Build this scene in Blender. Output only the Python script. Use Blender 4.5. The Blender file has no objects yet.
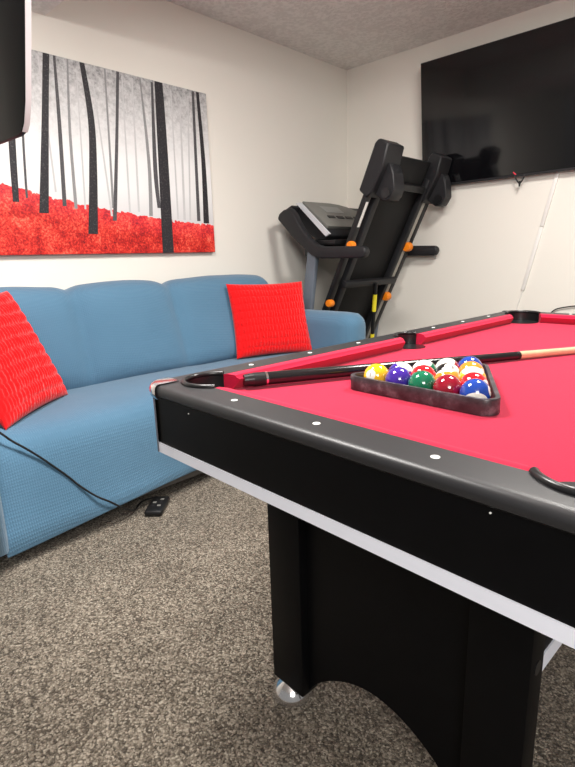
import bpy, bmesh, math, random
from mathutils import Vector, Matrix, noise
random.seed(7)
S = bpy.context.scene
C = S.collection
PI = math.pi

# ------------------------------------------------------------------ helpers
def finish(bm, smooth=35):
    me = bpy.data.meshes.new('m')
    bmesh.ops.recalc_face_normals(bm, faces=bm.faces[:])
    bm.to_mesh(me); bm.free()
    if smooth:
        for p in me.polygons: p.use_smooth = True
        me.set_sharp_from_angle(angle=math.radians(smooth))
    return me

def obj(name, bm, mats, parent=None, smooth=35):
    me = bm if isinstance(bm, bpy.types.Mesh) else finish(bm, smooth)
    o = bpy.data.objects.new(name, me); C.objects.link(o)
    if not isinstance(mats, (list, tuple)): mats = [mats]
    if not me.materials:
        for m in mats: me.materials.append(m)
    me.name = name
    if parent: o.parent = parent
    return o

def tag(o, label, cat, group=None):
    o['label'] = label; o['category'] = cat
    if group: o['group'] = group
    return o

def thing(name, label, cat, loc=(0, 0, 0), rz=0, group=None):
    o = bpy.data.objects.new(name, None); C.objects.link(o)
    o.location = loc; o.rotation_euler = (0, 0, rz); o.empty_display_size = .1
    return tag(o, label, cat, group)

def struct(name, bm, m, smooth=0):
    o = obj(name, bm, m, None, smooth); o['kind'] = 'structure'; return o

def box(bm, x0, x1, y0, y1, z0, z1, bev=0, seg=2, mi=0, M=None):
    t = bmesh.new()
    bmesh.ops.create_cube(t, size=1)
    for v in t.verts:
        v.co = Vector((x0 + (v.co.x + .5) * (x1 - x0), y0 + (v.co.y + .5) * (y1 - y0), z0 + (v.co.z + .5) * (z1 - z0)))
    if bev:
        bmesh.ops.bevel(t, geom=t.edges[:] , offset=bev, segments=seg, profile=.5, affect='EDGES', clamp_overlap=True)
    merge(bm, t, mi, M)
    return bm

def merge(bm, t, mi=0, M=None):
    if M is not None: t.transform(M)
    for f in t.faces: f.material_index = mi
    me = bpy.data.meshes.new('tmp'); t.to_mesh(me); t.free()
    bm.from_mesh(me); bpy.data.meshes.remove(me)

def poly_prism(bm, pts, f0, f1, axis='y', mi=0, bev=0, seg=2):
    """closed outline pts (a,b) extruded along axis from f0 to f1"""
    t = bmesh.new()
    def P(a, b, c):
        return {'y': (a, c, b), 'x': (c, a, b), 'z': (a, b, c)}[axis]
    A = [t.verts.new(P(a, b, f0)) for a, b in pts]
    B = [t.verts.new(P(a, b, f1)) for a, b in pts]
    n = len(pts)
    t.faces.new(A); t.faces.new(B[::-1])
    for i in range(n):
        t.faces.new((A[i], B[i], B[(i + 1) % n], A[(i + 1) % n]))
    bmesh.ops.recalc_face_normals(t, faces=t.faces[:])
    if bev:
        es = [e for e in t.edges if e.calc_face_angle(0) > .5]
        bmesh.ops.bevel(t, geom=es, offset=bev, segments=seg, profile=.5, affect='EDGES', clamp_overlap=True)
    merge(bm, t, mi)
    return bm

def cyl(bm, p, q, r0, r1=None, n=20, mi=0, caps=True):
    p, q = Vector(p), Vector(q); r1 = r0 if r1 is None else r1
    d = q - p; L = d.length
    t = bmesh.new()
    bmesh.ops.create_cone(t, cap_ends=caps, cap_tris=False, segments=n, radius1=r0, radius2=r1, depth=L)
    M = Matrix.Translation((p + q) / 2) @ d.to_track_quat('Z', 'Y').to_matrix().to_4x4()
    merge(bm, t, mi, M)
    return bm

def lathe(bm, prof, center=(0, 0, 0), n=28, mi=0, M=None):
    t = bmesh.new()
    rings = []
    for r, z in prof:
        rings.append([t.verts.new((r * math.cos(2 * PI * i / n), r * math.sin(2 * PI * i / n), z)) for i in range(n)])
    for a, b in zip(rings, rings[1:]):
        for i in range(n):
            t.faces.new((a[i], a[(i + 1) % n], b[(i + 1) % n], b[i]))
    t.faces.new(rings[0][::-1]); t.faces.new(rings[-1])
    bmesh.ops.remove_doubles(t, verts=t.verts[:], dist=1e-6)
    merge(bm, t, mi, (M or Matrix.Identity(4)) if M else Matrix.Translation(center))
    return bm

def smooth_path(pts, sub=6):
    pts = [Vector(p) for p in pts]
    out = []
    for i in range(len(pts) - 1):
        p0 = pts[max(i - 1, 0)]; p1 = pts[i]; p2 = pts[i + 1]; p3 = pts[min(i + 2, len(pts) - 1)]
        for k in range(sub):
            t = k / sub
            out.append(.5 * ((2 * p1) + (p2 - p0) * t + (2 * p0 - 5 * p1 + 4 * p2 - p3) * t * t + (3 * p1 - p0 - 3 * p2 + p3) * t ** 3))
    out.append(pts[-1])
    return out

def tube(bm, pts, r, n=10, mi=0, sub=6):
    P = smooth_path(pts, sub) if sub else [Vector(p) for p in pts]
    t = bmesh.new(); rings = []
    up = Vector((0, 0, 1))
    prev = None
    for i, p in enumerate(P):
        d = (P[min(i + 1, len(P) - 1)] - P[max(i - 1, 0)]).normalized()
        if prev is None:
            a = up if abs(d.z) < .9 else Vector((1, 0, 0))
            nx = d.cross(a).normalized()
        else:
            nx = (prev - d * prev.dot(d)).normalized()
        prev = nx; ny = d.cross(nx)
        rr = r(i / (len(P) - 1)) if callable(r) else r
        rings.append([t.verts.new(p + (nx * math.cos(2 * PI * k / n) + ny * math.sin(2 * PI * k / n)) * rr) for k in range(n)])
    for a, b in zip(rings, rings[1:]):
        for k in range(n):
            t.faces.new((a[k], a[(k + 1) % n], b[(k + 1) % n], b[k]))
    t.faces.new(rings[0][::-1]); t.faces.new(rings[-1])
    merge(bm, t, mi)
    return bm

def loft(bm, loops, caps=True, mi=0):
    t = bmesh.new()
    R = [[t.verts.new(p) for p in L] for L in loops]
    n = len(R[0])
    for a, b in zip(R, R[1:]):
        for k in range(n):
            t.faces.new((a[k], a[(k + 1) % n], b[(k + 1) % n], b[k]))
    if caps:
        t.faces.new(R[0]); t.faces.new(R[-1][::-1])
    bmesh.ops.recalc_face_normals(t, faces=t.faces[:])
    merge(bm, t, mi)
    return bm

def arc(cx, cy, r, a0, a1, n):
    return [(cx + r * math.cos(math.radians(a0 + (a1 - a0) * i / n)), cy + r * math.sin(math.radians(a0 + (a1 - a0) * i / n))) for i in range(n + 1)]

# ------------------------------------------------------------------ materials
def mat(name, col, rough=.5, metal=0, spec=.5, coat=0, sheen=0):
    m = bpy.data.materials.new(name); m.use_nodes = True
    b = m.node_tree.nodes['Principled BSDF']
    b.inputs['Base Color'].default_value = (*col, 1)
    b.inputs['Roughness'].default_value = rough
    b.inputs['Metallic'].default_value = metal
    b.inputs['Specular IOR Level'].default_value = spec
    b.inputs['Coat Weight'].default_value = coat
    b.inputs['Coat Roughness'].default_value = .05
    b.inputs['Sheen Weight'].default_value = sheen
    return m

class NT:
    def __init__(s, m): s.m = m; s.t = m.node_tree; s.b = s.t.nodes['Principled BSDF']
    def n(s, typ, **kw):
        x = s.t.nodes.new(typ)
        for k, v in kw.items():
            if k in x.inputs.keys() and not hasattr(type(x), k): x.inputs[k].default_value = v
            else: setattr(x, k, v)
        return x
    def l(s, a, b): s.t.links.new(a, b)
    def math(s, op, a, b=None):
        x = s.t.nodes.new('ShaderNodeMath'); x.operation = op
        for i, v in enumerate((a, b)):
            if v is None: continue
            if isinstance(v, (int, float)): x.inputs[i].default_value = v
            else: s.l(v, x.inputs[i])
        return x.outputs[0]
    def coords(s, kind='Object'): return s.t.nodes.new('ShaderNodeTexCoord').outputs[kind]
    def noise(s, co, scale, detail=2, rough=.5):
        x = s.t.nodes.new('ShaderNodeTexNoise'); x.inputs['Scale'].default_value = scale
        x.inputs['Detail'].default_value = detail; x.inputs['Roughness'].default_value = rough
        s.l(co, x.inputs['Vector']); return x.outputs['Fac']
    def ramp(s, fac, stops):
        x = s.t.nodes.new('ShaderNodeValToRGB'); e = x.color_ramp.elements
        while len(e) < len(stops): e.new(.5)
        for k, (p, c) in zip(e, stops): k.position = p; k.color = (*c, 1)
        s.l(fac, x.inputs[0]); return x.outputs[0]
    def bump(s, h, strength=.5, dist=.01, prev=None):
        x = s.t.nodes.new('ShaderNodeBump'); x.inputs['Strength'].default_value = strength
        x.inputs['Distance'].default_value = dist; s.l(h, x.inputs['Height'])
        if prev: s.l(prev, x.inputs['Normal'])
        s.l(x.outputs[0], s.b.inputs['Normal']); return x.outputs[0]
    def mix(s, fac, a, b):
        x = s.t.nodes.new('ShaderNodeMix'); x.data_type = 'RGBA'
        if isinstance(fac, (int, float)): x.inputs[0].default_value = fac
        else: s.l(fac, x.inputs[0])
        for sock, v in ((x.inputs[6], a), (x.inputs[7], b)):
            if isinstance(v, tuple): sock.default_value = (*v, 1)
            else: s.l(v, sock)
        return x.outputs[2]
    def sep(s, co):
        x = s.t.nodes.new('ShaderNodeSeparateXYZ'); s.l(co, x.inputs[0]); return x.outputs
    def base(s, c): s.l(c, s.b.inputs['Base Color'])

def m_wall():
    m = mat('wall_paint', (.74, .71, .645), .75, spec=.25); k = NT(m); co = k.coords()
    k.base(k.mix(k.noise(co, 1.3, 2), (.84, .81, .745), (.815, .785, .72)))
    k.bump(k.noise(co, 160, 3), .08, .004); return m
def m_ceiling():
    m = mat('ceiling_texture', (.62, .60, .565), .9, spec=.1); k = NT(m); co = k.coords()
    a = k.noise(co, 34, 4, .6); b = k.noise(co, 9, 3)
    f = k.ramp(k.math('MULTIPLY', a, k.math('ADD', b, .55)), [(.44, (0, 0, 0)), (.6, (1, 1, 1))])
    k.base(k.mix(f, (.76, .74, .71), (.86, .84, .81)))
    k.bump(f, .55, .006); return m
def m_carpet():
    m = mat('carpet', (.3, .27, .23), 1, spec=.05, sheen=.15); k = NT(m); co = k.coords()
    v = k.t.nodes.new('ShaderNodeTexVoronoi'); v.inputs['Scale'].default_value = 190; v.inputs['Randomness'].default_value = 1
    wv = k.t.nodes.new('ShaderNodeVectorMath'); wv.operation = 'ADD'
    nz = k.t.nodes.new('ShaderNodeTexNoise'); nz.inputs['Scale'].default_value = 60; k.l(co, nz.inputs['Vector'])
    sc = k.t.nodes.new('ShaderNodeVectorMath'); sc.operation = 'SCALE'; sc.inputs['Scale'].default_value = .012; k.l(nz.outputs['Color'], sc.inputs[0])
    k.l(co, wv.inputs[0]); k.l(sc.outputs[0], wv.inputs[1]); k.l(wv.outputs[0], v.inputs['Vector'])
    cell = k.sep(v.outputs['Color'])[0]
    fine = k.noise(co, 330, 3, .7)
    mid = k.noise(co, 7, 3)
    f = k.math('ADD', k.math('MULTIPLY', cell, .55), k.math('MULTIPLY', fine, .5))
    f = k.math('SUBTRACT', f, k.math('MULTIPLY', v.outputs['Distance'], .35))
    f = k.math('ADD', f, k.math('MULTIPLY', k.math('SUBTRACT', mid, .5), .22))
    k.base(k.ramp(f, [(.06, (.042, .033, .024)), (.30, (.148, .122, .092)), (.52, (.285, .245, .192)), (.8, (.55, .49, .40))]))
    h = k.math('ADD', k.math('MULTIPLY', v.outputs['Distance'], -1.0), k.math('MULTIPLY', fine, .5))
    k.bump(h, .75, .007); return m
def m_blue():
    m = mat('blue_stretch_fabric', (.10, .27, .45), .85, spec=.15, sheen=.25); k = NT(m); co = k.coords()
    x, y, z = k.sep(co)
    f = 2 * PI / .0085
    s = k.math('ADD', k.math('MULTIPLY', x, 1.0), z)
    a = k.math('SINE', k.math('MULTIPLY', y, f)); b = k.math('SINE', k.math('MULTIPLY', s, f * .9))
    h = k.math('MULTIPLY', k.math('ADD', a, 1.0), k.math('ADD', b, 1.0))
    n = k.noise(co, 4, 3)
    c = k.mix(n, (.070, .160, .250), (.090, .190, .288))
    k.base(k.mix(k.math('MULTIPLY', h, .045), c, (.13, .25, .37)))
    b1 = k.bump(k.noise(co, 6, 3), .25, .02)
    k.bump(h, .20, .0014, b1); return m
def m_red():
    m = mat('red_chenille', (.8, .02, .02), .9, spec=.1, sheen=.3); k = NT(m); co = k.coords()
    n = k.noise(co, 90, 3, .6)
    k.base(k.mix(n, (.62, .003, .005), (.88, .008, .010)))
    k.bump(k.noise(co, 220, 2), .5, .003); return m
def m_cloth():
    m = mat('red_baize', (.70, .025, .075), .9, spec=.12, sheen=.22); k = NT(m); co = k.coords()
    k.base(k.mix(k.noise(co, 260, 2), (.40, .007, .033), (.49, .012, .048)))
    k.b.inputs['Sheen Tint'].default_value = (1, .5, .6, 1)
    k.bump(k.noise(co, 420, 2), .25, .001); return m
def m_rail():
    m = mat('black_vinyl_rail', (.020, .020, .022), .42, spec=.5); k = NT(m); co = k.coords()
    k.bump(k.noise(co, 700, 2), .18, .0006); return m
def m_rack():
    m = mat('marbled_black_plastic', (.03, .028, .03), .35); k = NT(m); co = k.coords()
    n = k.noise(co, 38, 5, .65)
    k.base(k.ramp(n, [(.35, (.022, .018, .021)), (.54, (.05, .041, .047)), (.74, (.16, .135, .15))])); return m
def m_wood():
    m = mat('maple_shaft', (.75, .5, .3), .3, coat=.4); k = NT(m); co = k.coords()
    k.base(k.mix(k.noise(co, 30, 3), (.60, .36, .2), (.78, .55, .36))); return m
def m_print(z0):
    """forest picture: pale fog above, red undergrowth below (object coordinates are metres on the wall)"""
    m = mat('forest_print', (.8, .8, .8), .45, spec=.3); k = NT(m); co = k.coords()
    x, y, z = k.sep(co)
    d = k.math('ADD', y, 2.69)                       # distance from the left
    line = k.math('ADD', k.math('MULTIPLY', k.math('POWER', k.math('MAXIMUM', k.math('SUBTRACT', 1.25, d), 0.0), 1.6), .105), 1.272)
    wob = k.math('MULTIPLY', k.math('SUBTRACT', k.noise(co, 26, 4), .5), .06)
    line = k.math('ADD', line, wob)
    t = k.math('SUBTRACT', z, line)
    below = k.math('LESS_THAN', t, 0.0)
    fr = k.noise(co, 95, 6, .8); fr2 = k.noise(co, 16, 3)
    red = k.ramp(k.math('ADD', k.math('MULTIPLY', fr, .7), k.math('MULTIPLY', fr2, .3)),
                 [(.36, (.06, .004, .008)), (.455, (.42, .010, .010)), (.53, (.72, .035, .022)), (.63, (.85, .21, .13))])
    haze = k.ramp(k.math('MULTIPLY', t, -9), [(0, (.55, .05, .09)), (1, (0, 0, 0))])
    add = k.t.nodes.new('ShaderNodeMix'); add.data_type = 'RGBA'; add.blend_type = 'ADD'; add.inputs[0].default_value = .35
    k.l(red, add.inputs[6]); k.l(haze, add.inputs[7])
    fol = k.noise(co, 34, 7, .8)
    hi = k.ramp(z, [(0, (0, 0, 0)), (1, (0, 0, 0))])
    up = k.math('MULTIPLY', k.math('MAXIMUM', k.math('SUBTRACT', z, 1.60), 0.0), 2.3)
    g = k.math('MULTIPLY', k.math('MULTIPLY', up, k.math('MULTIPLY', fol, fol)), 2.4)
    mid = k.ramp(k.math('ADD', k.math('MULTIPLY', k.math('SUBTRACT', z, 1.27), 1.2), 0.0), [(0, (.62, .615, .62)), (.22, (.80, .80, .80)), (.6, (.84, .84, .84)), (1, (.76, .76, .76))])
    sky = k.mix(g, mid, (.14, .14, .145))
    k.base(k.mix(below, sky, add.outputs[2])); return m
def m_trunk(name, c):
    m = mat(name, c, .5, spec=.3); k = NT(m); co = k.coords()
    k.base(k.mix(k.ramp(k.noise(co, 120, 4, .7), [(.55, (0, 0, 0)), (.75, (1, 1, 1))]), c, tuple(min(1, v + .12) for v in c))); return m
def m_noisy(name, c, rough, amt=.15, scale=30, **kw):
    m = mat(name, c, rough, **kw); k = NT(m); co = k.coords()
    n = k.noise(co, scale, 3)
    k.base(k.mix(n, tuple(v * (1 - amt) for v in c), tuple(min(1, v * (1 + amt)) for v in c))); return m

WALL, CEIL, CARPET, BLUE, RED, CLOTH = m_wall(), m_ceiling(), m_carpet(), m_blue(), m_red(), m_cloth()
RAIL, RACK, WOOD = m_rail(), m_rack(), m_wood()
TRIM = m_noisy('white_trim_paint', (.78, .76, .72), .5, .03)
BLACK = m_noisy('black_laminate', (.0025, .0025, .003), .45, .3, spec=.12)
BLACKP = m_noisy('black_plastic', (.010, .010, .011), .42, .2, spec=.35)
DARK = m_noisy('dark_grey_plastic', (.014, .014, .016), .5, .2, spec=.35)
BELT = m_noisy('black_deck_board', (.006, .006, .0065), .6, .3, spec=.25)
STEEL = m_noisy('grey_blue_powder_coat', (.13, .155, .19), .45, .1)
ORANGE = m_noisy('orange_plastic', (.95, .25, .01), .4, .1)
YEL = m_noisy('yellow_label', (.85, .72, .03), .5, .05)
SILVER = m_noisy('silver_trim', (.62, .63, .68), .38, .05, metal=.25)
STRIPW = m_noisy('silver_foil_strip', (.86, .88, .97), .4, .03)
CHROME = m_noisy('chrome', (.80, .80, .82), .14, .03, metal=1)
PEARL = m_noisy('pearl_inlay', (.9, .9, .86), .3, .04)
GREYF = m_noisy('grey_lining_fabric', (.14, .13, .12), .9, .2)
PANEL = m_noisy('console_panel', (.17, .17, .158), .45, .12)
LCD = m_noisy('console_display', (.22, .225, .22), .3, .05)
BEIGE = m_noisy('beige_metal_insert', (.33, .31, .27), .4, .1)
SCREEN = m_noisy('television_glass', (.004, .004, .005), .09, .2, spec=.5)
GREYP = m_noisy('console_grey_stripe', (.62, .63, .66), .4, .05)
WHITEP = m_noisy('white_plastic', (.80, .78, .75), .45, .02)
NET = m_noisy('black_rubber', (.010, .010, .011), .3, .2)

# ------------------------------------------------------------------ room shell
HC = 2.47
XR, YF = 5.2, -5.6
struct('floor', box(bmesh.new(), -.1, XR, YF, .1, -.1, 0), CARPET)
struct('ceiling', box(bmesh.new(), -.1, XR, YF, .1, HC, HC + .1), CEIL)
struct('wall_left', box(bmesh.new(), -.1, 0, YF, .1, 0, HC), WALL)
struct('wall_back', box(bmesh.new(), 0, XR, 0, .1, 0, HC), WALL)
struct('ceiling_soffit', box(bmesh.new(), 0, XR, YF, -2.364, 2.205, HC), CEIL)
struct('baseboard_left', box(bmesh.new(), 0, .014, YF, 0, 0, .09, .004), TRIM)
struct('baseboard_back', box(bmesh.new(), .014, XR, -.014, 0, 0, .09, .004), TRIM)

# ------------------------------------------------------------------ forest picture
cv = thing('canvas_picture', 'wide canvas print of black tree trunks over red undergrowth on left wall', 'picture', (0.0, -2.2, 1.1))
TR = {
 'B': (0, [(-2.398, 2.029, .031), (-2.442, 1.732, .034), (-2.506, 1.302, .047)]),
 'A': (0, [(-2.57, 2.027, .030), (-2.61, 1.612, .032), (-2.63, 1.348, .029)]),
 'A2': (1, [(-2.52, 2.027, .010), (-2.558, 1.628, .011), (-2.578, 1.368, .011)]),
 'C': (1, [(-2.36, 2.028, .012), (-2.373, 1.743, .018), (-2.398, 1.34, .021)]),
 'D': (2, [(-2.295, 2.028, .009), (-2.325, 1.695, .014), (-2.34, 1.33, .017)]),
 'E': (0, [(-2.222, 2.028, .026), (-2.205, 1.768, .035), (-2.225, 1.517, .044), (-2.263, 1.206, .054)]),
 'F': (2, [(-2.1, 2.027, .009), (-2.118, 1.626, .012), (-2.132, 1.343, .014)]),
 'G': (1, [(-2.027, 2.028, .017), (-2.071, 1.691, .018), (-2.13, 1.277, .023)]),
 'H': (2, [(-1.896, 2.024, .010), (-1.884, 1.611, .020), (-1.9, 1.31, .024)]),
 'I': (0, [(-1.779, 2.028, .052), (-1.785, 1.728, .065), (-1.803, 1.104, .078)]),
 'I2': (1, [(-1.822, 2.019, .013), (-1.846, 1.572, .027), (-1.842, 1.356, .022)]),
 'J': (1, [(-1.544, 2.025, .018), (-1.554, 1.646, .021), (-1.562, 1.292, .025)]),
 'K': (0, [(-1.511, 2.027, .021), (-1.498, 1.652, .031), (-1.504, 1.28, .044)]),
 'L1': (3, [(-2.005, 2.012, .007), (-2.033, 1.326, .012)]), 'L2': (3, [(-1.945, 2.014, .008), (-1.976, 1.329, .013)]),
 'L3': (3, [(-1.642, 1.939, .011), (-1.668, 1.295, .017)]), 'L4': (3, [(-2.173, 1.96, .006), (-2.144, 1.301, .012)]),
 'L5': (3, [(-1.582, 1.993, .009), (-1.626, 1.296, .012)]), 'L6': (3, [(-2.438, 2.008, .008), (-2.434, 1.405, .010)]),
 'L7': (3, [(-1.70, 2.0, .008), (-1.715, 1.3, .012)]), 'L8': (3, [(-2.255, 1.98, .006), (-2.29, 1.33, .010)]),
 'M1': (0, [(-2.75, 2.028, .035), (-2.79, 1.25, .050)]), 'M2': (1, [(-2.85, 2.028, .02), (-2.86, 1.36, .024)]),
}
CX0, CX1, CZ0, CZ1 = -2.95, -1.445, 1.104, 2.030
bm = box(bmesh.new(), .004, .034, CX0, CX1, CZ0, CZ1, .002, 1)
for key, (mi, pts) in sorted(TR.items(), key=lambda kv: -kv[1][0]):
    lay = .0344 + (3 - mi) * .0002 + (.0001 if key in ('I', 'E') else 0)
    P = [Vector((y, z, w)) for y, z, w in pts]
    dens = smooth_path(P, 6)
    t = bmesh.new(); prev = None
    for q in dens:
        a = t.verts.new((lay, q.x - q.z / 2, q.y)); b = t.verts.new((lay, q.x + q.z / 2, q.y))
        if prev: t.faces.new((prev[0], prev[1], b, a))
        prev = (a, b)
    merge(bm, t, 1 + mi)
bm.transform(Matrix.Translation((0, 2.2, -1.1)))
prn = m_print(0)
# the print shader works in metres on the wall: shift object coordinates back
nt = prn.node_tree
for nd in list(nt.nodes):
    if nd.type == 'TEX_COORD':
        mp = nt.nodes.new('ShaderNodeMapping'); mp.inputs['Location'].default_value = (0, -2.2, 1.1)
        for lk in list(nd.outputs['Object'].links):
            if lk.to_node != mp:
                ts = lk.to_socket; nt.links.new(mp.outputs[0], ts)
        nt.links.new(nd.outputs['Object'], mp.inputs['Vector'])
obj('canvas_print', bm, [prn, m_trunk('trunk_black', (.022, .020, .024)), m_trunk('trunk_dark', (.075, .072, .078)),
                   m_trunk('trunk_grey', (.26, .26, .265)), m_trunk('trunk_pale', (.55, .55, .555))], cv, 0)

# ------------------------------------------------------------------ sofa
sofa = thing('sofa', 'long three-seat sofa in a fitted blue stretch cover against left wall', 'sofa', (.45, -2.15, 0))
def loc(bm): bm.transform(Matrix.Translation((-.45, 2.15, 0))); return bm
Y0, Y1 = -3.34, -.985
def hem(y):
    k = min(1, max(0, (y + 3.2) / 1.6))
    return .885 - .050 * k + .006 * math.sin(y * 9), .055 + .075 * k + .006 * math.sin(y * 7 + 1)
loops = []
N = 72
for i in range(N + 1):
    y = -3.145 + (1.99) * i / N
    hx, hz = hem(y)
    dz = .010 * math.sin(y * 5.1 + .4) * .6 - .006 * math.exp(-((y + 2.5) / .10) ** 2) - .006 * math.exp(-((y + 1.84) / .10) ** 2)
    dx = .010 * noise.noise((y * 3, 1.3, 0)) + .006 * math.sin(y * 4)
    e = math.exp(-((y + 3.145) / .07) ** 2) * .035          # cover pulled up towards the arm
    prof = [(.22, .30), (.22, .465), (.34, .475 + dz * .5), (.50, .478 + dz), (.62, .474 + dz), (.70, .466 + dz), (.745, .455 + dz), (.778, .434 + dz),
            (.800, .400), (.815, .35), (.826 + dx * .5, .28), (.838 + dx, .20), ((.838 + hx) / 2 + dx, .13), (hx + dx, hz + .006), (hx + dx - .004, hz), (hx + dx - .012, hz + .004), (.80, .14), (.76, .25)]
    loops.append([(px, y, pz + (e if 1 <= j <= 9 else 0)) for j, (px, pz) in enumerate(prof)])
obj('seat', loc(loft(bmesh.new(), loops)), BLUE, sofa, 60)
# backrest: one stretched cover over three back cushions
loops = []
VAL = (-2.50, -1.94)
N = 110
YA, YB = -3.30, -1.135
for i in range(N + 1):
    y = YA + (YB - YA) * i / N
    v = sum(math.exp(-((y - c) / .045) ** 2) for c in VAL)
    end = min(1, (y - YA) / .10, (YB - y) / .085)
    r = math.sqrt(max(0, 1 - (1 - max(0, end)) ** 2)) if end < 1 else 1
    hump = 0
    for a, b in ((YA, VAL[0]), (VAL[0], VAL[1]), (VAL[1], YB)):
        if a <= y <= b: hump = math.sin(PI * (y - a) / (b - a)) ** .7
    top = .938 + .026 * hump - .012 * v + .006 * noise.noise((y * 5, 0, 3))
    fx = .006 + .022 * hump - .014 * v
    top = .60 + (top - .60) * (.55 + .45 * r)
    fx = fx - .06 * (1 - r)
    skew = .05 * (y + 2.6) / .9
    prof = [(.035, .30), (.035, .80), (.045, top - .05), (.075, top - .015), (.12, top - .002), (.165, top), (.205, top - .010), (.238 + fx * .4, top - .035),
            (.258 + fx * .8, top - .085), (.272 + fx, top - .15), (.288 + fx + skew * .3, .72), (.305 + fx + skew * .6, .63), (.318 + fx + skew * .8, .56), (.322 + fx * .7 + skew, .51), (.312 + fx * .3 + skew, .475), (.29, .43), (.25, .30)]
    loops.append([(px, y, pz) for px, pz in prof])
obj('backrest', loc(loft(bmesh.new(), loops)), BLUE, sofa, 70)
for ya, yb in ((Y0, -3.125), (-1.185, Y1)):
    bm = bmesh.new()
    loops = []
    for x, gx, gz in ((.03, .05, .03), (.04, .012, .008), (.07, 0, 0), (.3, 0, 0), (.5, 0, -.001), (.70, 0, 0), (.80, .0, 0), (.868, .006, .004), (.900, .022, .018), (.920, .05, .045), (.925, .075, .075)):
        L = []
        a, b = ya + gx, yb - gx
        zt = .722 - gz; z0 = .075 + gz * .3
        r = min(.075, (b - a) / 2 - .005)
        L += [(x, a, z0), (x, a, z0 + .2), (x, a, zt - r - .12)]
        L += [(x, a + r - r * math.cos(PI / 2 * t / 5), zt - r + r * math.sin(PI / 2 * t / 5)) for t in range(6)]
        L += [(x, b - r + r * math.sin(PI / 2 * t / 5), zt - r + r * math.cos(PI / 2 * t / 5)) for t in range(6)]
        L += [(x, b, zt - r - .12), (x, b, z0 + .2), (x, b, z0)]
        loops.append(L)
    obj('armrest', loc(loft(bm, loops)), BLUE, sofa, 60)
obj('base_frame', loc(box(bmesh.new(), .05, .785, Y0 + .03, Y1 - .03, .035, .30, .01)), GREYF, sofa)
for x in (.10, .83):
    for y in (Y0 + .09, Y1 - .12):
        bm = lathe(bmesh.new(), [(.026, 0), (.030, .01), (.034, .07), (.034, .10)], (x, y, 0), 20)
        obj('foot', loc(bm), BLACKP, sofa)

# ------------------------------------------------------------------ red cushions
def pillow_mesh(w, h, t, seed):
    bm = bmesh.new(); n = 150
    uvl = None
    rows = 10
    rnd = random.Random(seed)
    ph = [rnd.random() * 6 for _ in range(rows + 2)]
    def P(i, j, s):
        u, v = i / n * 2 - 1, j / n * 2 - 1
        pin = 1 - .045 * (1 - u * u) - .0
        piv = 1 - .045 * (1 - v * v)
        x = u * w / 2 * (1 - .05 * (1 - v * v)); z = v * h / 2 * (1 - .05 * (1 - u * u))
        q = max(0, (1 - u ** 4) * (1 - v ** 4))
        y = t / 2 * q ** .5 * (.72 + .28 * (1 - u * u) * (1 - v * v))
        rr = (v + 1) / 2 * rows + .05 * math.sin(u * 5 + seed)
        k = int(rr); f = rr - k
        band = math.sin(PI * f) ** .6 if 0 < f < 1 else 0
        ruff = .5 + .5 * math.sin(u * 78 + ph[min(k, rows)] + 2.4 * noise.noise((u * 7, k * 3.7, seed)) + 1.2 * math.sin(u * 9 + k))
        y += q ** .3 * (band * .0075 * (.25 + .9 * ruff) + .003 * noise.noise((u * 22, v * 22, seed)))
        return (x, -s * y, z)
    fr = [[bm.verts.new(P(i, j, 1)) for j in range(n + 1)] for i in range(n + 1)]
    bk = [[fr[i][j] if i in (0, n) or j in (0, n) else bm.verts.new(P(i, j, -1)) for j in range(n + 1)] for i in range(n + 1)]
    for i in range(n):
        for j in range(n):
            bm.faces.new((fr[i][j], fr[i + 1][j], fr[i + 1][j + 1], fr[i][j + 1]))
            q = (bk[i][j], bk[i][j + 1], bk[i + 1][j + 1], bk[i + 1][j])
            try: bm.faces.new(q)
            except ValueError: pass
    return finish(bm, 80)
def place_pillow(corner_a, corner_b, corner_c, w, h, t, seed, label):
    """a = lower left, b = lower right, c = upper left of the seen face"""
    A, B, Cc = Vector(corner_a), Vector(corner_b), Vector(corner_c)
    ex = (B - A).normalized(); ez = (Cc - A); ez = (ez - ex * ez.dot(ex)).normalized(); ey = ez.cross(ex)
    M = Matrix((ex, ey, ez)).transposed().to_4x4()
    o = obj('throw_pillow', pillow_mesh(w, h, t, seed), RED)
    c = (A + B) / 2 + ez * h / 2
    o.matrix_world = Matrix.Translation(c) @ M
    return tag(o, label, 'pillow', 'red throw pillows on the blue sofa')
place_pillow((.43, -1.640, .478), (.615, -1.190, .473), (.30, -1.58, .906), .505, .458, .13, 1, 'square red ribbed pillow leaning beside the sofa arm nearest the treadmill')
place_pillow((.715, -3.035, .463), (.415, -2.665, .473), (.60, -3.185, .876), .48, .52, .13, 5, 'red ribbed pillow tilted against the sofa end under the forest picture')

# ------------------------------------------------------------------ treadmill (folded)
tm = thing('treadmill', 'folded black treadmill with grey uprights and orange knobs standing in the corner', 'treadmill', (.4, -.5, 0))
def tl(bm): bm.transform(Matrix.Translation((-.4, .5, 0))); return bm
YN0, YN1 = -.975, -.918      # near handlebar
YF0, YF1 = -.085, -.035      # far handlebar
al = math.atan(.475); ca, sa = math.cos(al), math.sin(al)
O = Vector((.2135, 0, .13))
DM = Matrix(((ca, 0, sa, O.x), (0, 1, 0, 0), (-sa, 0, ca, O.z), (0, 0, 0, 1)))   # deck frame: x = underside normal n, y, z = along the deck h
def deck(bm): bm.transform(DM); return tl(bm)
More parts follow.
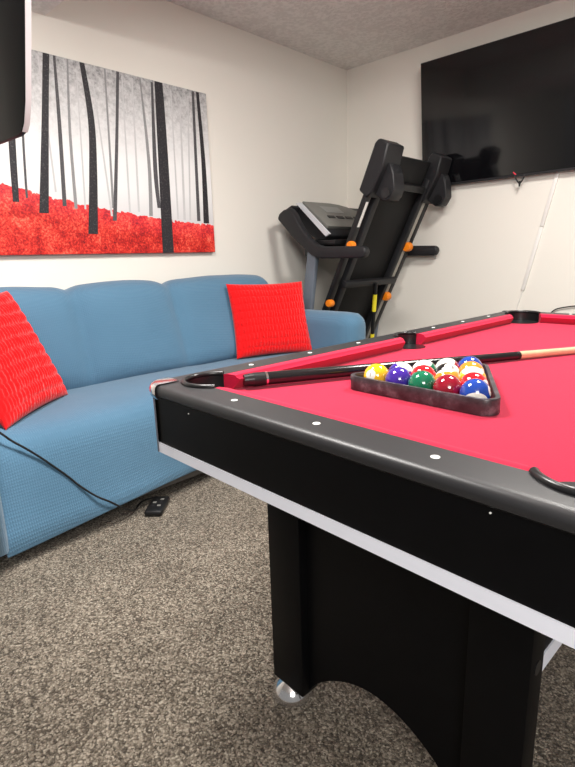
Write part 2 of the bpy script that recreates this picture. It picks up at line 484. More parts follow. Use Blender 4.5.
# base
bm = bmesh.new()
for y in (-.945, -.06): box(bm, .06, 1.02, y - .03, y + .03, .012, .07, .008)
box(bm, .06, .12, -.95, -.05, .015, .065, .006); box(bm, .92, .98, -.95, -.05, .015, .065, .006)
obj('base_frame', tl(bm), BLACKP, tm)
for x in (.1, .98):
    for y in (-.945, -.06): obj('foot', tl(cyl(bmesh.new(), (x, y, 0), (x, y, .016), .028)), NET, tm)
bm = bmesh.new()
poly_prism(bm, [(.07, .07), (.07, .20), (.11, .28), (.17, .30), (.20, .22), (.20, .07)], -.84, -.17, 'y', 0, .012)
obj('motor_hood', tl(bm), DARK, tm)
for y0, y1 in ((-.945, -.905), (-.10, -.06)):
    bm = bmesh.new()
    poly_prism(bm, [(.215, .06), (.300, .06), (.465, 1.12), (.385, 1.12)], y0, y1, 'y', 0, .008)
    obj('upright', tl(bm), STEEL, tm)
ARM = [(.139, 1.316), (.155, 1.348), (.198, 1.37), (.254, 1.378), (.289, 1.344), (.325, 1.285), (.366, 1.232), (.409, 1.184), (.451, 1.151), (.485, 1.132), (.527, 1.121), (.841, 1.111), (.864, 1.102), (.872, 1.075), (.858, 1.046), (.834, 1.040), (.526, 1.044), (.48, 1.052), (.441, 1.068), (.363, 1.122), (.257, 1.204)]
for y0, y1 in ((YN0, YN1), (YF0, YF1)):
    obj('handlebar', tl(poly_prism(bmesh.new(), ARM, y0, y1, 'y', 0, .012, 3)), DARK, tm)
# console
cn = obj('console', tl(poly_prism(bmesh.new(), [(.128, 1.372), (.23, 1.410), (.262, 1.408), (.478, 1.230), (.50, 1.19), (.46, 1.165), (.40, 1.165), (.215, 1.262)], -.858, -.148, 'y', 0, .01)), DARK, tm)
e = Vector((.477 - .26, 0, 1.239 - 1.416)).normalized(); nn = Vector((-e.z, 0, e.x))
def cp(y, d, h=.004): return Vector((.26, y, 1.416)) + e * d + nn * h
def console_poly(pts, h0, h1):
    bm = bmesh.new(); L0 = [cp(y, d, h0) for y, d in pts]; L1 = [cp(y, d, h1) for y, d in pts]
    return tl(loft(bm, [L0, L1]))
obj('display_panel', console_poly([(-.85, 0), (-.55, -.004), (-.46, .006), (-.38, .03), (-.30, .08), (-.26, .14), (-.26, .27), (-.84, .275)], -.01, .012), PANEL, tm)
obj('screen', console_poly([(-.72, .045), (-.52, .045), (-.50, .115), (-.70, .115)], .012, .014), LCD, cn)
obj('speed_label', console_poly([(-.50, .215), (-.41, .215), (-.41, .235), (-.50, .235)], .012, .0135), GREYP, cn)
for k in range(4):
    obj('button', console_poly([(-.74 + .10 * k, .155), (-.67 + .10 * k, .155), (-.67 + .10 * k, .18), (-.74 + .10 * k, .18)], .012, .016), DARK, cn)
bm = bmesh.new(); poly_prism(bm, [(.226, 1.414), (.262, 1.418), (.516, 1.200), (.484, 1.185)], -.874, -.856, 'y')
obj('console_edge_strip', tl(bm), GREYP, tm)
obj('crossbeam', tl(box(bmesh.new(), .33, .45, -.92, -.09, 1.06, 1.13, .012)), BLACKP, tm)
obj('console_beam', tl(poly_prism(bmesh.new(), [(.135, 1.335), (.15, 1.365), (.235, 1.400), (.25, 1.385), (.20, 1.34)], -.93, -.076, 'y', 0, .006)), DARK, tm)
obj('console_bracket', tl(poly_prism(bmesh.new(), [(.38, 1.12), (.36, 1.20), (.42, 1.24), (.47, 1.20), (.45, 1.12)], -.84, -.17, 'y', 0, .006)), BLACKP, tm)
obj('accessory_tray', tl(poly_prism(bmesh.new(), [(.40, 1.13), (.58, 1.13), (.585, 1.16), (.40, 1.165)], -.90, -.75, 'y', 0, .006)), BLACKP, tm)
# deck
bm = bmesh.new(); box(bm, -.075, -.045, -.78, -.205, .02, 1.66, .004); obj('deck_board', deck(bm), BELT, tm)
bm = bmesh.new(); box(bm, -.045, -.012, -.66, -.31, 1.50, 1.66, .006); obj('belt_end', deck(bm), BELT, tm)
for y0, y1 in ((-.875, -.828), (-.158, -.108)):
    obj('side_rail', deck(box(bmesh.new(), -.040, -.004, y0, y1, 0, 1.62, .006)), BLACKP, tm)
for y0, y1 in ((-.785, -.735), (-.245, -.205)):
    obj('frame_tube', deck(box(bmesh.new(), -.045, 0, y0, y1, 0, 1.56, .006)), DARK, tm)
obj('rail_insert', deck(box(bmesh.new(), -.024, -.006, -.203, -.160, .12, 1.45, .002)), BEIGE, tm)
obj('rail_insert', deck(box(bmesh.new(), -.06, -.045, -.826, -.787, .12, 1.45, .002)), BLACKP, tm)
obj('warning_sticker', deck(box(bmesh.new(), -.0045, -.0030, -.866, -.842, 1.215, 1.375, 0)), WHITEP, tm, 0)
obj('crossbar', deck(box(bmesh.new(), -.01, .025, -.80, -.165, .80, .845, .006)), DARK, tm)
obj('roller_bar', deck(box(bmesh.new(), -.03, .02, -.72, -.28, 1.47, 1.515, .008)), BLACKP, tm)
for y0, y1 in ((-.885, -.700), (-.238, -.080)):
    bm = bmesh.new()
    poly_prism(bm, [(-.075, 1.42), (.0, 1.40), (.020, 1.44), (.030, 1.60), (.012, 1.722), (-.060, 1.728), (-.080, 1.70)], y0, y1, 'y', 0, .008, 1)
    cap = obj('end_cap', deck(bm), DARK, tm)
    bm = bmesh.new()
    poly_prism(bm, [(.0, 1.43), (.085, 1.415), (.120, 1.435), (.128, 1.50), (.085, 1.575), (.04, 1.62), (.0, 1.62)], y0 + .055, y1 - .012, 'y', 0, .005, 1)
    obj('wheel_bracket', deck(bm), DARK, cap)
    bm = cyl(bmesh.new(), (.085, y0 + .044, 1.465), (.085, y1 + .004, 1.465), .030, None, 24)
    obj('transport_wheel', deck(bm), NET, cap)
for y, h in ((-.868, 1.10), (-.868, .686), (-.172, 1.085), (-.178, .684)):
    bm = bmesh.new()
    lathe(bm, [(.012, -.028), (.026, -.026), (.030, -.016), (.030, .016), (.026, .026), (.012, .028)], n=14, M=Matrix.Translation((.004, y, h)) @ Matrix.Rotation(PI / 2, 4, 'X') @ Matrix.Scale(1.12 if y > -.5 else .86, 4))
    obj('cushion_knob', deck(bm), ORANGE, tm, 20)
# gas strut from deck crossbar to base
p, q = DM @ Vector((.03, -.445, .82)), Vector((.47, -.34, .08))
st = obj('gas_strut', tl(cyl(cyl(bmesh.new(), p, p.lerp(q, .55), .014), p.lerp(q, .5), q, .009)), BLACKP, tm)
obj('strut_label', tl(cyl(bmesh.new(), p.lerp(q, .10), p.lerp(q, .26), .0155)), YEL, st)
obj('strut_label', tl(cyl(bmesh.new(), p.lerp(q, .48), p.lerp(q, .54), .0155)), YEL, st)

# ------------------------------------------------------------------ television
tv = thing('television', 'large flat black television tilted down on the back wall', 'television', (1.46, -.001, 1.53))
def vl(bm): bm.transform(Matrix.Translation((-1.46, .001, -1.53))); return bm
TVM = Matrix.Translation((.722, -.052, 1.516)) @ Matrix.Rotation(math.radians(5.6), 4, 'X')
TW, TH = 1.45, .80
bm = box(bmesh.new(), 0, TW, 0, .028, 0, TH, .004, 2); bm.transform(TVM); obj('television_body', vl(bm), BLACKP, tv)
bm = box(bmesh.new(), .006, TW - .006, -.0015, .004, .016, TH - .006, .0008, 1); bm.transform(TVM); obj('screen', vl(bm), SCREEN, tv)
bm = box(bmesh.new(), .002, TW - .002, -.003, .004, .001, .015, .001, 1); bm.transform(TVM); obj('bezel', vl(bm), DARK, tv)
bm = bmesh.new()
box(bm, 1.25, 1.70, -.018, -.001, 1.70, 2.15, .003)
for x in (1.32, 1.60): box(bm, x, x + .035, -.045, -.012, 1.66, 2.1, .003)
obj('wall_bracket', vl(bm), BLACKP, tv)
cb = thing('dangling_cable', 'short black cable with a red plug looping below the television', 'cable', (1.40, -.05, 1.54))
def cl(bm): bm.transform(Matrix.Translation((-1.40, .05, -1.54))); return bm
obj('cord', cl(tube(bmesh.new(), [(1.372, -.05, 1.555), (1.378, -.052, 1.52), (1.398, -.055, 1.487), (1.412, -.055, 1.475), (1.425, -.055, 1.488), (1.438, -.052, 1.52), (1.446, -.048, 1.56)], .0045)), NET, cb)
obj('plug', cl(cyl(bmesh.new(), (1.413, -.055, 1.488), (1.411, -.055, 1.455), .008, .005)), NET, cb)
o = obj('red_plug', cl(cyl(bmesh.new(), (1.366, -.05, 1.548), (1.384, -.05, 1.528), .007)), m_noisy('red_plug_plastic', (.7, .03, .06), .4), cb)
# cable raceway
rw = thing('cable_raceway', 'thin white cable cover slanting down the back wall from the television', 'cable cover', (1.55, -.001, 1.1))
def rl(bm): bm.transform(Matrix.Translation((-1.55, .001, -1.1))); return bm
def bar(p, q, w, d):
    p, q = Vector(p), Vector(q); L = (q - p).length
    bm = box(bmesh.new(), -w / 2, w / 2, -d, 0, 0, L, .003)
    a = math.atan2(q.x - p.x, q.z - p.z)
    bm.transform(Matrix.Translation(p) @ Matrix.Rotation(a, 4, 'Y')); return bm
obj('cover', rl(bar((1.464, 0, .801), (1.551, 0, 1.20), .024, .012)), WHITEP, rw)
obj('cover', rl(bar((1.552, 0, 1.205), (1.634, 0, 1.58), .024, .012)), WHITEP, rw)
obj('wire', rl(tube(bmesh.new(), [(1.466, -.006, .81), (1.455, -.006, .76), (1.43, -.006, .66), (1.40, -.006, .5), (1.39, -.006, .2)], .003)), WHITEP, rw)
tag(obj('wall_wire', tube(bmesh.new(), [(1.595, -.02, .095), (1.60, -.006, .30), (1.62, -.008, .55), (1.66, -.012, .665), (1.74, -.014, .70), (1.85, -.014, .705), (2.0, -.012, .64), (2.05, -.01, .4), (2.06, -.02, .095)], .004), BLACKP),
    'thin dark wire arching on the wall behind the far table corner', 'wire')

# ------------------------------------------------------------------ hanging black board at the upper left
hb = thing('hanging_board', 'black glossy board with a pale right edge hanging at the upper left', 'board', (1.2, -3.1, 2.205))
bm = bmesh.new()
OUT = [(.98, 1.378), (1.251, 1.370), (1.304, 1.368), (1.331, 1.373), (1.350, 1.389), (1.375, 1.433), (1.403, 1.51), (1.442, 1.618), (1.66, 2.205), (1.28, 2.205)]
OUT = [(x - .011, z) for x, z in OUT]
poly_prism(bm, OUT, -3.072, -3.058, 'y', 0, .003)
bm.transform(Matrix.Translation((-1.2, 3.1, -2.205)))
obj('board', bm, m_noisy('black_gloss_board', (.004, .004, .005), .5, .2, spec=.15), hb)
bm = bmesh.new()
EO = [(1.331, 1.373), (1.350, 1.389), (1.375, 1.433), (1.403, 1.51), (1.442, 1.618), (1.655, 2.19)]
EO = [(x - .011, z) for x, z in EO]
EDG = [(x + .0012, z - .0005) for x, z in EO] + [(x - .0005, z) for x, z in EO[::-1]]
poly_prism(bm, EDG, -3.070, -3.057, 'y')
bm.transform(Matrix.Translation((-1.2, 3.1, -2.205)))
obj('edge_strip', bm, m_noisy('pale_edge', (.95, .94, .96), .6, .02), hb)

# ------------------------------------------------------------------ pool table
TT = -.0546
tb = thing('pool_table', 'black pool table with red cloth and silver lower trim', 'pool table', (1.8236, -3.0025, 0), TT)
D = .208; TWD, TLN = 4 * D, 8 * D      # to the centre of the pockets
ZR, ZC = .80, .7645
OE = .065
# rail top: outer rounded outline with pocket bites
def rrect(u0, u1, v0, v1, r, n=6):
    return arc(u1 - r, v0 + r, r, -90, 0, n) + arc(u1 - r, v1 - r, r, 0, 90, n) + arc(u0 + r, v1 - r, r, 90, 180, n) + arc(u0 + r, v0 + r, r, 180, 270, n)
IB = .010                                # cushion back line
PR, PC = .064, .046                      # corner pocket radius / centre
SR, SC = .050, .022                      # side pocket
ks = math.degrees(math.acos((SC - IB) / SR))
def pocket_arc(cu, cv, r, a0, a1, n=18): return arc(cu, cv, r, a0, a1, n)
a1 = 180 - math.degrees(math.acos((PC - IB) / PR)); a2 = 270 + (90 - 90) + math.degrees(math.acos((PC - IB) / PR))
def corner_arc(cu, cv, rot):
    return [(cu + PR * math.cos(math.radians(t + rot)), cv + PR * math.sin(math.radians(t + rot))) for t in [a1 + (a2 - a1) * i / 20 for i in range(21)]]
outline = []
outline += corner_arc(PC, PC, 0)                                   # near left: ends on the near cushion line
outline += corner_arc(TWD - PC, PC, 90)                            # near right
outline += pocket_arc(TWD - SC, TLN / 2, SR, -ks, ks)              # right side
outline += corner_arc(TWD - PC, TLN - PC, 180)
outline += corner_arc(PC, TLN - PC, 270)
outline += pocket_arc(SC, TLN / 2, SR, 180 - ks, 180 + ks)         # left side
def rail_frame():
    bm = bmesh.new()
    rings = []
    # section of the outer rolled edge: (outset from OE-.018, z)
    sec = [(OE - .016, ZR), (OE - .009, ZR - .0006), (OE - .004, ZR - .003), (OE - .001, ZR - .0075), (OE, ZR - .013), (OE - .0015, ZR - .021), (OE - .008, ZR - .026)]
    for off, z in sec:
        rings.append([bm.verts.new((u, v, z)) for u, v in rrect(-off, TWD + off, -off, TLN + off, .035 + off * .3, 8)])
    n = len(rings[0])
    for a, b in zip(rings, rings[1:]):
        for i in range(n): bm.faces.new((a[i], a[(i + 1) % n], b[(i + 1) % n], b[i]))
    it = [bm.verts.new((u, v, ZR)) for u, v in outline]
    ib = [bm.verts.new((u, v, ZC - .06)) for u, v in outline]
    m = len(it)
    es = [bm.edges.new((it[i], it[(i + 1) % m])) for i in range(m)]
    oe = [bm.edges.get((rings[0][i], rings[0][(i + 1) % n])) for i in range(n)]
    bmesh.ops.triangle_fill(bm, use_beauty=True, use_dissolve=False, edges=es + oe)
    for i in range(m): bm.faces.new((it[i], it[(i + 1) % m], ib[(i + 1) % m], ib[i]))
    bmesh.ops.recalc_face_normals(bm, faces=bm.faces[:])
    return bm
obj('rail_frame', rail_frame(), RAIL, tb, 40)
# cloth bed
obj('playing_bed', box(bmesh.new(), IB - .02, TWD - IB + .02, IB - .02, TLN - IB + .02, ZC - .03, ZC, 0), CLOTH, tb, 0)
# six cushions
CN = .041
def cushion(p, q, n_in, cut0, cut1):
    """p,q ends on the back line; n_in = inward normal; cut = how far the nose is shortened at each end"""
    p, q, n_in = Vector((*p, 0)), Vector((*q, 0)), Vector((*n_in, 0))
    d = (q - p).normalized()
    prof = [(0, ZR - .0005), (.008, ZR + .001), (.022, ZR - .002), (CN - IB - .006, ZR - .007), (CN - IB, ZR - .011), (CN - IB - .002, ZR - .016), (CN - IB - .016, ZC), (0, ZC)]
    bm = bmesh.new(); loops = []
    L = (q - p).length
    for s in (0, 1):
        loops.append([(p + n_in * a + d * ((cut0 * a / (CN - IB)) if s == 0 else L - cut1 * a / (CN - IB))) + Vector((0, 0, z)) for a, z in prof])
    return loft(bm, loops)
ce = PC + math.sqrt(PR ** 2 - (PC - IB) ** 2)      # corner pocket end on the cushion line
se = math.sqrt(SR ** 2 - (SC - IB) ** 2)
for (p, q, nn_, a, b) in (
    ((ce, IB), (TWD - ce, IB), (0, 1), .022, .022),
    ((ce, TLN - IB), (TWD - ce, TLN - IB), (0, -1), .022, .022),
    ((IB, ce), (IB, TLN / 2 - se), (1, 0), .022, .010), ((IB, TLN / 2 + se), (IB, TLN - ce), (1, 0), .010, .022),
    ((TWD - IB, ce), (TWD - IB, TLN / 2 - se), (-1, 0), .022, .010), ((TWD - IB, TLN / 2 + se), (TWD - IB, TLN - ce), (-1, 0), .010, .022)):
    obj('cushion', cushion(p, q, nn_, a, b), CLOTH, tb, 30)
# pockets: dark cup and raised rim
def pocket(cu, cv, r, arcpts):
    bm = bmesh.new()
    prof = [(r - .002, ZC - .02), (r * .9, ZC - .075), (r * .55, ZC - .10), (.0005, ZC - .102)]
    t = bmesh.new(); n = 32; rings = []
    for rr, z in prof: rings.append([t.verts.new((cu + rr * math.cos(2 * PI * i / n), cv + rr * math.sin(2 * PI * i / n), z)) for i in range(n)])
    for a, b in zip(rings, rings[1:]):
        for i in range(n): t.faces.new((a[i], a[(i + 1) % n], b[(i + 1) % n], b[i]))
    merge(bm, t)
    po = obj('pocket', bm, NET, tb, 60)
    # black collar wall standing along the bite
    w = bmesh.new(); A = [w.verts.new((cu + (u - cu) * .985, cv + (v - cv) * .985, ZR + .001)) for u, v in arcpts]; B = [w.verts.new((cu + (u - cu) * .985, cv + (v - cv) * .985, ZC - .03)) for u, v in arcpts]
    for i in range(len(A) - 1): w.faces.new((A[i], A[i + 1], B[i + 1], B[i]))
    obj('pocket_collar', w, NET, po, 60)
    obj('pocket_rim', tube(bmesh.new(), [(u, v, ZR + .002) for u, v in arcpts], .0058, 8, 0, 0), NET, po, 60)
    # black well showing through the bed
    f = bmesh.new(); vs = [f.verts.new((cu + (r - .003) * math.cos(2 * PI * i / n), cv + (r - .003) * math.sin(2 * PI * i / n), ZC + .0012)) for i in range(n)]
    f.faces.new(vs)
    obj('pocket_mouth', f, NET, po, 0)
for cu, cv, rot in ((PC, PC, 0), (TWD - PC, PC, 90), (TWD - PC, TLN - PC, 180), (PC, TLN - PC, 270)): pocket(cu, cv, PR, corner_arc(cu, cv, rot))
pocket(SC, TLN / 2, SR, pocket_arc(SC, TLN / 2, SR, 180 - ks, 180 + ks)); pocket(TWD - SC, TLN / 2, SR, pocket_arc(TWD - SC, TLN / 2, SR, -ks, ks))
# sights
def sight(u, v):
    obj('rail_sight', lathe(bmesh.new(), [(.0062, ZR - .001), (.0062, ZR + .0006), (.005, ZR + .0011), (.0004, ZR + .0012)], (u, v, 0), 16), PEARL, tb)
for i in (1, 2, 3): sight(D * i, -.0236); sight(D * i, TLN + .0236)
for i in (1, 2, 3, 5, 6, 7): sight(-.0236, D * i); sight(TWD + .0236, D * i)
# apron with trim strip
AP = .052
def frame_ring(off, th, z0, z1, rad):
    bm = bmesh.new()
    A = rrect(-off, TWD + off, -off, TLN + off, rad, 6); o2 = off - th
    B = rrect(-o2, TWD + o2, -o2, TLN + o2, max(.004, rad - th), 6)
    R = [[bm.verts.new((u, v, z)) for u, v in L] for L, z in ((A, z0), (A, z1), (B, z1), (B, z0))]
    n = len(A)
    for a, b in zip(R, R[1:] + R[:1]):
        for i in range(n): bm.faces.new((a[i], a[(i + 1) % n], b[(i + 1) % n], b[i]))
    return bm
obj('apron', frame_ring(AP, .03, .668, ZR - .022, .02), BLACK, tb)
obj('trim_strip', frame_ring(AP + .003, .03, .646, .668, .022), STRIPW, tb)
obj('table_underside', box(bmesh.new(), -.01, TWD + .01, -.01, TLN + .01, .685, .705), BLACK, tb)
# corner caps
for cu, cv, ru in ((0, 0, 0), (TWD, 0, 90), (TWD, TLN, 180), (0, TLN, 270)):
    M = Matrix.Translation((cu, cv, 0)) @ Matrix.Rotation(math.radians(ru), 4, 'Z')
    bm = bmesh.new()
    r = .055; cx = -OE - .002 + r
    sec = [(.010, ZR + .0028), (.016, ZR + .0014), (.0195, ZR - .002), (.0215, ZR - .008), (.022, ZR - .014), (.0205, ZR - .024), (.014, ZR - .030)]
    t = bmesh.new(); rings = []
    for off, z in sec:
        R_ = r - .020 + off
        pts = [(cx + R_ * .05 + .012 - .0, -OE - .002 + (r - R_))] if False else []
        pts += [(cx + R_ * math.cos(math.radians(a)), cx + R_ * math.sin(math.radians(a))) for a in [277 - 104 * i / 12 for i in range(13)]]
        rings.append([t.verts.new((u, v, z)) for u, v in pts])
    for a, b in zip(rings, rings[1:]):
        for i in range(len(a) - 1): t.faces.new((a[i], a[i + 1], b[i + 1], b[i]))
    ctr = t.verts.new((cx + .006, cx + .006, ZR + .003))
    for i in range(len(rings[0]) - 1): t.faces.new((rings[0][i], rings[0][i + 1], ctr))
    merge(bm, t, 0, M)
    cap = obj('corner_cap', bm, CHROME, tb, 50)
    bm = bmesh.new(); t = bmesh.new()
    cr = .024; ccx = -AP - .004 + cr
    A = [t.verts.new((ccx + cr * math.cos(math.radians(a)), ccx + cr * math.sin(math.radians(a)), ZR - .034)) for a in [272 - 94 * i / 10 for i in range(11)]]
    B = [t.verts.new((v.co.x, v.co.y, .646)) for v in A]
    for i in range(10): t.faces.new((A[i], A[i + 1], B[i + 1], B[i]))
    merge(bm, t, 0, M)
    obj('corner_trim', bm, m_corner if 'm_corner' in globals() else globals().setdefault('m_corner', m_noisy('grey_corner_metal', (.22, .22, .25), .35, .1, metal=.6)), cap, 50)
for u, z in ((.094, .758), (.713, .765)):
    obj('apron_screw', cyl(bmesh.new(), (u, -AP - .0012, z), (u, -AP + .004, z), .0013, None, 10), PEARL, tb)
# legs
LU, LV, LW, LD = .118, .12, .102, .052
for su in (0, 1):
    for sv in (0, 1):
        u0 = LU if su == 0 else TWD - LU - LW
        v0 = LV if sv == 0 else TLN - LV - LD
        lg = obj('leg', box(bmesh.new(), u0, u0 + LW, v0, v0 + LD, .045, .69, .003), BLACK, tb)
        c = (u0 + LW / 2 - (.012 if su == 0 else -.012), v0 + (.024 if sv == 0 else LD - .024), 0)
        obj('leveler_foot', lathe(bmesh.new(), [(.046, 0), (.050, .004), (.049, .012), (.044, .024), (.034, .037), (.020, .046), (.016, .05)], c, 28), CHROME, lg)
# arched end panels
for v0 in (LV + .022, TLN - LV - .044):
    ua, ub = LU + LW, TWD - LU - LW
    n = 20
    pts = [(ua, .69), (ub, .69)]
    pts += [(ub - (ub - ua) * i / n, .052 + .118 * math.sin(PI * i / n) ** .75) for i in range(n + 1)]
    obj('end_panel', poly_prism(bmesh.new(), pts, v0, v0 + .022, 'y'), BLACK, tb)
for u0 in (LU + .004, TWD - LU - .024):
    sp = obj('side_panel', box(bmesh.new(), u0, u0 + .02, LV + LD, TLN - LV - LD, .435, .69), BLACK, tb)
    obj('side_trim', box(bmesh.new(), u0 - .003, u0 + .023, LV + LD, TLN - LV - LD, .405, .435), STRIPW, sp)
for z in (.56, .43):
    obj('leg_bolt', cyl(bmesh.new(), (TWD - LU - .004, LV + .026, z), (TWD - LU + .0015, LV + .026, z), .012, None, 14), NET, tb)

# ------------------------------------------------------------------ triangle rack and balls
TM = Matrix.Translation((1.8236, -3.0025, 0)) @ Matrix.Rotation(TT, 4, 'Z')
BR = .0285; BS = .0574
RU, RV = .386, .322
def rack_outline(off, r):
    # equilateral triangle round the balls; near side along u
    rc = .014 + off; d = BR + off
    half = 2 * BS; hgt = 4 * BS * math.sqrt(3) / 2; cv = RV + hgt / 3
    k = 1 + (d - rc) * 2 / (hgt * 2 / 3)
    cs = [(RU - half * k, cv - hgt / 3 * k), (RU + half * k, cv - hgt / 3 * k), (RU, cv + hgt * 2 / 3 * k)]
    pts = []
    for (c, a0) in zip(cs, (150, 270, 30)):
        pts += arc(c[0], c[1], rc, a0, a0 + 120, 8)
    return pts
bm = bmesh.new()
loops = [[(u, v, z) for u, v in rack_outline(o_, 0)] for o_, z in ((.0050, ZC + .001), (.0135, ZC + .001), (.0145, ZC + .003), (.0145, ZC + .030), (.0135, ZC + .032), (.0060, ZC + .032), (.0050, ZC + .030))]
R = [[bm.verts.new(p) for p in L] for L in loops]; n = len(R[0])
for a, b in zip(R, R[1:] + R[:1]):
    for i in range(n): bm.faces.new((a[i], a[(i + 1) % n], b[(i + 1) % n], b[i]))
bm.transform(TM)
o = obj('triangle_rack', bm, RACK)
tag(o, 'marbled black plastic triangle rack around the balls on the red cloth', 'rack')

WHT = (.86, .83, .76)
COL = {'yellow': (.90, .50, .015), 'blue': (.012, .06, .36), 'red': (.62, .012, .02), 'purple': (.05, .02, .30), 'orange': (.88, .27, .03), 'green': (.005, .16, .075), 'maroon': (.28, .006, .022), 'black': (.008, .008, .009)}
def ball_mat(col, stripe, disc=.40):
    m = mat('pool_ball_' + col + ('_stripe' if stripe else ''), COL[col], .06, coat=.6); k = NT(m); co = k.coords()
    x, y, z = k.sep(co)
    d = k.math('GREATER_THAN', z, math.cos(disc) * BR)
    w = d
    if stripe:
        s = k.math('GREATER_THAN', k.math('ABSOLUTE', x), BR * .64)
        w = k.math('MAXIMUM', w, s)
    k.base(k.mix(w, COL[col], WHT)); return m
sph = bmesh.new(); bmesh.ops.create_uvsphere(sph, u_segments=32, v_segments=20, radius=BR); SPH = finish(sph, 180)
INK = mat('black_ink', (.01, .01, .01), .3)
cam_dir = (Vector((2.74, -3.636, 1.05)) - Vector((2.22, -2.65, .793))).normalized()
rt = Vector((cam_dir.y * -1, cam_dir.x, 0)).normalized(); upv = cam_dir.cross(rt) if cam_dir.cross(rt).z > 0 else -cam_dir.cross(rt)
def facing(a, b, c=1.0): return (cam_dir * c + rt * a + upv * b).normalized()
def add_ball(r, i, num, col, stripe, pole, axis, label, disc=.40):
    """pole = direction of the number; axis = direction of the white caps of a striped ball"""
    u = RU - BS * (4 - r) / 2 + BS * i; v = RV + BS * .866 * r
    me = SPH.copy(); me.materials.clear(); me.materials.append(ball_mat(col, stripe, disc))
    o = bpy.data.objects.new('pool_ball', me); C.objects.link(o)
    ez = Vector(pole).normalized(); ex = Vector(axis).normalized()
    if stripe: ez = (ez - ex * ez.dot(ex)).normalized()
    else: ex = (ex - ez * ex.dot(ez)).normalized()
    ey = ez.cross(ex)
    M3 = Matrix((ex, ey, ez)).transposed().to_4x4()
    o.matrix_world = Matrix.Translation(TM @ Vector((u, v, ZC + BR + .0004))) @ M3
    tag(o, label, 'pool ball', 'pool balls in the triangle rack')
    c = bpy.data.curves.new('ball_number', 'FONT'); c.body = str(num); c.size = .011 if num < 10 else .0095; c.align_x = 'CENTER'; c.align_y = 'CENTER'; c.extrude = .00025
    c.materials.append(INK)
    f = bpy.data.objects.new('number_source', c); C.objects.link(f)
    bpy.context.view_layer.update()
    nm = bpy.data.meshes.new_from_object(f.evaluated_get(bpy.context.evaluated_depsgraph_get()))
    bpy.data.objects.remove(f); bpy.data.curves.remove(c)
    t = bpy.data.objects.new('ball_number', nm); C.objects.link(t); t.parent = o
    t.location = (0, 0, BR + .0001)
    upl = M3.to_3x3().inverted() @ upv
    t.rotation_euler = (0, 0, math.atan2(-upl.x, upl.y))
LOWFRONT = tuple(cam_dir * .70 - upv * .71)
UP = (0, 0, 1); away = (-.3, .7, -.6)
add_ball(0, 0, 1, 'yellow', 0, facing(-.42, .12), UP, 'solid yellow pool ball at the left end of the front row in the rack', .42)
add_ball(0, 1, 4, 'purple', 0, away, UP, 'solid purple pool ball second in the front row between yellow and green')
add_ball(0, 2, 6, 'green', 0, away, UP, 'solid green pool ball in the middle of the front row')
add_ball(0, 3, 7, 'maroon', 0, away, UP, 'solid maroon pool ball between the green and blue striped front balls')
add_ball(0, 4, 10, 'blue', 1, facing(1.6, -.25), LOWFRONT, 'blue and white striped pool ball at the right end of the front row')
add_ball(1, 0, 12, 'purple', 1, away, (.35, .25, .9), 'purple and white striped pool ball behind the solid purple one')
add_ball(1, 1, 11, 'red', 1, away, LOWFRONT, 'red ball with a white cap behind the solid green ball')
add_ball(1, 2, 13, 'orange', 1, facing(-.22, .25), tuple(cam_dir * .15 - upv + rt * .15), 'orange striped pool ball with a number circle behind the maroon ball', .45)
add_ball(1, 3, 3, 'red', 0, facing(1.3, .2), UP, 'solid red pool ball on the right side behind the blue striped ball')
add_ball(2, 0, 14, 'green', 1, away, (-.1, -.35, 1), 'mostly hidden white-topped ball behind the red striped ball')
add_ball(2, 1, 8, 'black', 0, facing(.50, .95), UP, 'black and white ball with a white number circle at the rack centre', .62)
add_ball(2, 2, 9, 'yellow', 1, facing(1.4, .0), (.1, -.2, 1), 'yellow striped pool ball on the right side between red and orange balls')
add_ball(3, 0, 15, 'maroon', 1, away, (-.1, -.45, 1), 'mostly hidden maroon striped ball on the left near the far tip of the rack')
add_ball(3, 1, 5, 'orange', 0, facing(1.3, .1), UP, 'solid orange pool ball on the right side next to the blue tip ball')
add_ball(4, 0, 2, 'blue', 0, away, UP, 'solid blue pool ball at the far tip of the rack')

# ------------------------------------------------------------------ cue
A = Vector((.053, .150, ZC + .0200)); dr = Vector((.400, .850, -.004)).normalized()
def cu_(s, r): return A + dr * s + Vector((0, 0, -.007 * s / 1.4))
cue = thing('pool_cue', 'black-butted pool cue with a pale wood shaft lying behind the rack', 'cue', tuple(TM @ Vector((A.x, A.y, ZC))), TT)
def ql(bm): bm.transform(Matrix.Translation((-A.x, -A.y, -ZC))); return bm
def rad(s): return .0158 - .0093 * s / 1.40
def seg(s0, s1, k0=1, k1=1): return ql(cyl(bmesh.new(), cu_(s0, rad(s0)), cu_(s1, rad(s1)), rad(s0) * k0, rad(s1) * k1, 20))
obj('bumper', seg(-.022, .0, .85, 1), NET, cue)
obj('butt_cap', seg(.0, .028, 1.02, 1.02), BLACKP, cue)
obj('butt_ring', seg(.028, .033, 1.03, 1.03), CHROME, cue)
obj('butt', seg(.033, .735), m_noisy('black_lacquer', (.008, .008, .009), .18, .2, coat=.5), cue)
obj('joint_collar', seg(.735, .745, 1.02, 1.02), BLACKP, cue)
obj('shaft', seg(.745, 1.37), WOOD, cue)
obj('ferrule', seg(1.37, 1.392), WHITEP, cue)
obj('tip', seg(1.392, 1.402, 1, .9), mat('blue_tip', (.05, .1, .2), .9), cue)

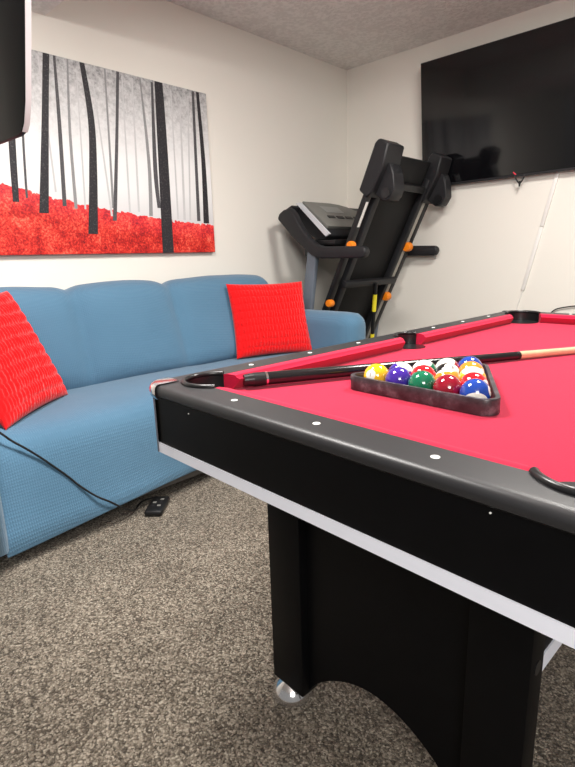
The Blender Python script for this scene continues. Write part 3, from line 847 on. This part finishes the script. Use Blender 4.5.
# ------------------------------------------------------------------ wired remote on the carpet and its cable
rm = thing('wired_remote', 'small black remote control with buttons lying on the carpet beside the sofa', 'remote control', (.875, -2.533, 0), math.radians(-48))
obj('remote_body', box(bmesh.new(), -.075, .075, -.038, .038, .002, .028, .009, 3), BLACKP, rm)
for i in range(3):
    for j in range(2):
        obj('button', box(bmesh.new(), -.045 + .030 * i, -.031 + .030 * i, -.021 + .026 * j, -.005 + .026 * j, .027, .0305, .002), PANEL if (i, j) in ((0, 1), (1, 0), (2, 1)) else DARK, rm)
tag(obj('power_cable', tube(bmesh.new(), [(.74, -3.17, .57), (.782, -3.115, .52), (.80, -3.08, .483), (.808, -3.049, .446), (.815, -3.012, .41), (.822, -2.968, .363), (.829, -2.926, .314), (.838, -2.883, .262), (.850, -2.847, .213), (.872, -2.799, .16), (.890, -2.755, .125), (.886, -2.70, .075), (.845, -2.63, .022), (.785, -2.575, .006), (.765, -2.535, .006), (.778, -2.495, .008), (.818, -2.478, .014)], .0042, 8), BLACKP),
    'thin black cable draped down the sofa front to the remote on the carpet', 'cable')

# ------------------------------------------------------------------ lights
def area(name, loc_, target, size, power, col=(1, .95, .88), sy=None):
    l = bpy.data.lights.new(name, 'AREA'); l.energy = power; l.color = col; l.size = size
    if sy: l.shape = 'RECTANGLE'; l.size_y = sy
    o = bpy.data.objects.new(name, l); C.objects.link(o); o.location = loc_
    o.rotation_euler = (Vector(target) - Vector(loc_)).to_track_quat('-Z', 'Y').to_euler(); return o
area('ceiling_light', (2.3, -1.55, 2.44), (2.2, -1.6, 0), .5, 60, (1, .965, .91))
area('soffit_light', (1.45, -2.95, 2.18), (1.3, -2.7, 0), .5, 66, (1, .965, .92))
area('room_light', (3.9, -4.5, 2.0), (1.6, -2.0, .8), 1.0, 68, (1, .97, .94))
w = bpy.data.worlds.new('world'); S.world = w; w.use_nodes = True
w.node_tree.nodes['Background'].inputs[0].default_value = (1, .97, .93, 1)
w.node_tree.nodes['Background'].inputs[1].default_value = .28

# ------------------------------------------------------------------ camera
cd = bpy.data.cameras.new('camera'); cam = bpy.data.objects.new('camera', cd); C.objects.link(cam)
cd.sensor_fit = 'HORIZONTAL'; cd.sensor_width = 36; cd.lens = 518.954 / 575 * 36; cd.clip_start = .02
Rm = Matrix(((.7268697556, -.1407714337, .6721932473), (.6861830628, .1895012589, -.7023119515), (-.0285160063, .9717369378, .2343377073)))
cam.matrix_world = Matrix.Translation((2.7400, -3.6363, 1.0516)) @ Rm.to_4x4()
S.camera = cam
S.view_settings.view_transform = 'Standard'
S.view_settings.look = 'None'
S.view_settings.exposure = 0
